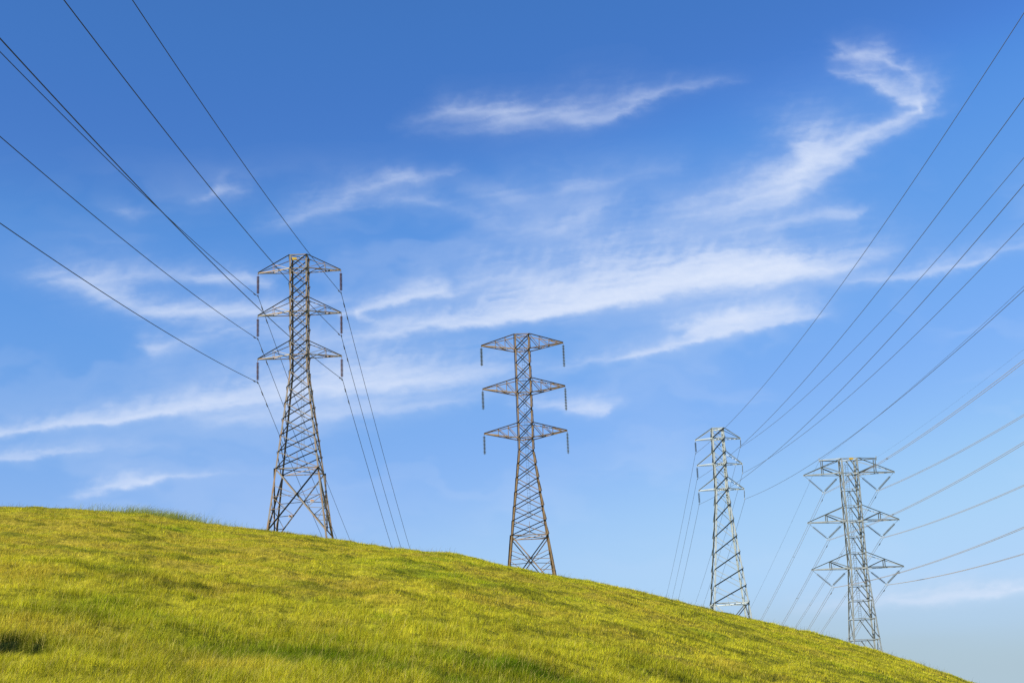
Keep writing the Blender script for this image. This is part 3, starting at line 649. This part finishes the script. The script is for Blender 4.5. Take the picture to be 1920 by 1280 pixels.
    for k_, st in enumerate(S):
        st = np.array(st, float); st[:, 4] *= {0: .68, 1: .7, 2: .85, 3: .85, 4: .95, 5: .8, 8: .8, 9: .8, 10: .7, 13: 1.4, 14: 1.1, 17: 1.1, 18: 1.1}.get(k_, 1.0); x0, x1 = st[:, 0].min() - 260, st[:, 0].max() + 260; y0, y1 = st[:, 1].min() - 300, st[:, 1].max() + 260
        m = np.where((wx > x0) & (wx < x1) & (wy > y0) & (wy < y1))[0]
        if not len(m): continue
        px, py = wx[m], wy[m]; best = np.full(len(m), -1.0); PR = np.zeros(len(m)); UP = np.zeros(len(m)); HL = np.zeros(len(m))
        for a, b in zip(st[:-1], st[1:]):
            dx, dy = b[0] - a[0], b[1] - a[1]; L2 = dx * dx + dy * dy
            t = np.clip(((px - a[0]) * dx + (py - a[1]) * dy) / L2, 0, 1)
            qx, qy = px - (a[0] + t * dx), py - (a[1] + t * dy); d = np.hypot(qx, qy)
            lp = lambda ci: a[ci] + t * (b[ci] - a[ci])
            up = smooth(-.5, .5, -qy / (d + 4)); w = (lp(3) * (1 - up) + lp(2) * up) * 1.0
            v_ = lp(4) * np.exp(-(d / w) ** (1.6 - .35 * up)); k = v_ > best
            best[k] = v_[k]; UP[k] = (up * np.clip(d / w, 0, 1.5))[k]; HL = np.maximum(HL, lp(4) * np.exp(-(d / (w * 2.1)) ** 1.6))
        sx_, sy_ = x[m], y[m] + .16 * x[m]
        tex = .45 * fbm(sx_ / 75, sy_ / 8 + 1.6 * n3[m], 5, 301 + len(st)) + .55 * (1 - np.abs(2 * fbm(sx_ / 95 + n1[m], sy_ / 12 + 1.2 * n3[m], 4, 351 + len(st)) - 1) ** .8)
        rag = fbm((x[m] + y[m] * .55) / 15, (y[m] - x[m] * .12) / 30, 4, 331)
        edge = smooth(.0, .85, best / (st[:, 4].max() + .2) * 1.3 + (tex - .5) * .55 + (rag - .5) * 1.1 * UP + .1)
        dens[m] = dens[m] + best * (.50 + .50 * edge) * (.48 + .98 * tex) + .11 * HL * (.3 + 1.3 * tex)
    veil = smooth(.42, .80, fbm(x / 420 + .1 * n1, y / 120 + 1.2 * n1, 4, 401)) * .11 * smooth(250, 420, y) * (1 - .75 * smooth(300, 60, x) * smooth(900, 560, y)) * smooth(1150, 900, y)
    low = .10 * smooth(520, 800, y)
    dens = 1 - np.exp(-1.42 * (dens + veil + low * 0))
    fine = fbm(wx / 9, wy / 5, 3, 501) - .5
    dens = np.clip(dens * (1 + .08 * fine), 0, .97)
    edge = smooth(-300, -180, x) * smooth(2220, 2100, x) * smooth(-330, -210, y)
    dens *= edge
    v = _fw[None] * FPX + _rt[None] * (x - 960)[:, None] - _up[None] * (y - 640)[:, None]
    v /= np.linalg.norm(v, axis=1)[:, None]
    Rk = 14000.0; co = v * Rk + np.array([0, 0, CZ])
    nx, ny = len(xs), len(ys); i, j = np.meshgrid(np.arange(nx - 1), np.arange(ny - 1)); a = (j * nx + i).ravel()
    # leave out cells with no cloud in them
    q = np.maximum.reduce([dens[a], dens[a + 1], dens[a + nx], dens[a + nx + 1]]) > .004; a = a[q]
    loops = np.stack([a, a + 1, a + nx + 1, a + nx], 1)
    used = np.unique(loops); remap = np.zeros(len(x), np.int64); remap[used] = np.arange(len(used)); loops = remap[loops].ravel().astype(np.int32)
    me = bpy.data.meshes.new('cirrus_clouds'); me.vertices.add(len(used)); me.vertices.foreach_set("co", co[used].astype(np.float32).ravel())
    me.loops.add(len(loops)); me.loops.foreach_set("vertex_index", loops); nf = len(a)
    me.polygons.add(nf); me.polygons.foreach_set("loop_start", (np.arange(nf) * 4).astype(np.int32)); me.polygons.foreach_set("loop_total", np.full(nf, 4, np.int32))
    me.update(calc_edges=True); me.polygons.foreach_set("use_smooth", np.ones(nf, bool))
    at = me.attributes.new("cover", 'FLOAT', 'POINT'); at.data.foreach_set("value", dens[used].astype(np.float32))
    m, nt, N, Lk = newmat('ice_cloud')
    out = N("ShaderNodeOutputMaterial"); tr = N("ShaderNodeBsdfTransparent"); em = N("ShaderNodeEmission")
    em.inputs["Color"].default_value = (.74, .82, .985, 1); em.inputs["Strength"].default_value = 1 / 2 ** 1.02     # part of the glowing sky
    mx = N("ShaderNodeMixShader"); aa = N("ShaderNodeAttribute"); aa.attribute_name = "cover"
    Lk(aa.outputs["Fac"], mx.inputs[0]); Lk(tr.outputs[0], mx.inputs[1]); Lk(em.outputs[0], mx.inputs[2]); Lk(mx.outputs[0], out.inputs[0])
    o = link('cirrus_clouds', me, m); tag(o, 'thin white wind drawn cirrus streaks across the blue sky', 'clouds', kind='stuff')
make_clouds()

# ------------------------------------------------------------------ light
SUN_AZ, SUN_EL = math.radians(-118), math.radians(28)
sd = bpy.data.lights.new('sun', 'SUN'); sd.energy = 4.8; sd.angle = math.radians(.5); sd.color = (1.0, .94, .84)
so = bpy.data.objects.new('sun', sd); COL.objects.link(so)
D = V3(math.sin(SUN_AZ) * math.cos(SUN_EL), math.cos(SUN_AZ) * math.cos(SUN_EL), math.sin(SUN_EL))
from mathutils import Vector
so.rotation_euler = Vector(D).to_track_quat('Z', 'Y').to_euler(); so.location = (-60, -60, 80)
w = bpy.data.worlds.new("World"); scene.world = w; w.use_nodes = True; nt = w.node_tree; nt.nodes.clear()
N = nt.nodes.new; Lk = nt.links.new
sky = N("ShaderNodeTexSky"); sky.sky_type = 'NISHITA'; sky.sun_disc = False; sky.sun_elevation = SUN_EL; sky.sun_rotation = SUN_AZ
sky.altitude = 100; sky.air_density = 1.0; sky.dust_density = 1.0; sky.ozone_density = 2.5
bg = N("ShaderNodeBackground"); bg.inputs["Strength"].default_value = .12; wo = N("ShaderNodeOutputWorld")
STR = .12; EXPO = 1.02
def vm(op, a, val):
    n = N("ShaderNodeVectorMath"); n.operation = op; Lk(a, n.inputs[0])
    n.inputs[1].default_value = (val, val, val); return n.outputs[0]
lin = vm('MULTIPLY', sky.outputs[0], STR)
cv = N("ShaderNodeRGBCurve"); mp = cv.mapping; mp.extend = 'HORIZONTAL'
PTS = [[(0, 0), (.09, .045), (.133, .062), (.16, .098), (.256, .222), (.394, .405), (.46, .436), (.62, .46), (1, .50)],
       [(0, 0), (.15, .135), (.205, .182), (.23, .20), (.268, .288), (.35, .39), (.412, .451), (.579, .645), (.666, .66), (1, .70)],
       [(0, 0), (.30, .42), (.36, .53), (.399, .59), (.458, .75), (.538, .83), (.631, .915), (.732, .935), (1, .95)]]
for ci, pts in enumerate(PTS):
    c = mp.curves[ci]; c.points[0].location = pts[0]; c.points[1].location = pts[-1]
    for p in pts[1:-1]: c.points.new(*p)
mp.update()
Lk(lin, cv.inputs["Color"])
# grey haze lying along the horizon
tc = N("ShaderNodeTexCoord"); sx = N("ShaderNodeSeparateXYZ"); Lk(tc.outputs["Generated"], sx.inputs[0])
mr = N("ShaderNodeMapRange"); mr.interpolation_type = 'SMOOTHSTEP'; mr.inputs["From Min"].default_value = .095; mr.inputs["From Max"].default_value = .025
nz = N("ShaderNodeTexNoise"); nz.inputs["Scale"].default_value = 2.5; nz.inputs["Detail"].default_value = 3
mpg = N("ShaderNodeMapping"); mpg.inputs["Scale"].default_value = (1, 1, 7); Lk(tc.outputs["Generated"], mpg.inputs[0]); Lk(mpg.outputs[0], nz.inputs["Vector"])
ad = N("ShaderNodeMath"); ad.operation = 'MULTIPLY_ADD'; ad.inputs[1].default_value = .05; Lk(nz.outputs["Fac"], ad.inputs[0]); Lk(sx.outputs["Z"], ad.inputs[2])
sb = N("ShaderNodeMath"); sb.operation = 'SUBTRACT'; sb.inputs[1].default_value = .025; Lk(ad.outputs[0], sb.inputs[0]); Lk(sb.outputs[0], mr.inputs["Value"])
hz = N("ShaderNodeMix"); hz.data_type = 'RGBA'; Lk(mr.outputs[0], hz.inputs["Factor"]); Lk(cv.outputs[0], hz.inputs[6]); hz.inputs[7].default_value = (.43, .565, .66, 1)
Lk(vm('MULTIPLY', hz.outputs[2], 1 / STR), bg.inputs["Color"]); bg.inputs["Strength"].default_value = STR / 2 ** EXPO
Lk(bg.outputs[0], wo.inputs["Surface"])

scene.view_settings.view_transform = 'Standard'; scene.view_settings.look = 'None'
scene.view_settings.exposure = EXPO; scene.view_settings.gamma = 1.0
scene.render.engine = 'CYCLES'
scene.cycles.max_bounces = 6; scene.cycles.transparent_max_bounces = 12; scene.cycles.use_denoising = False
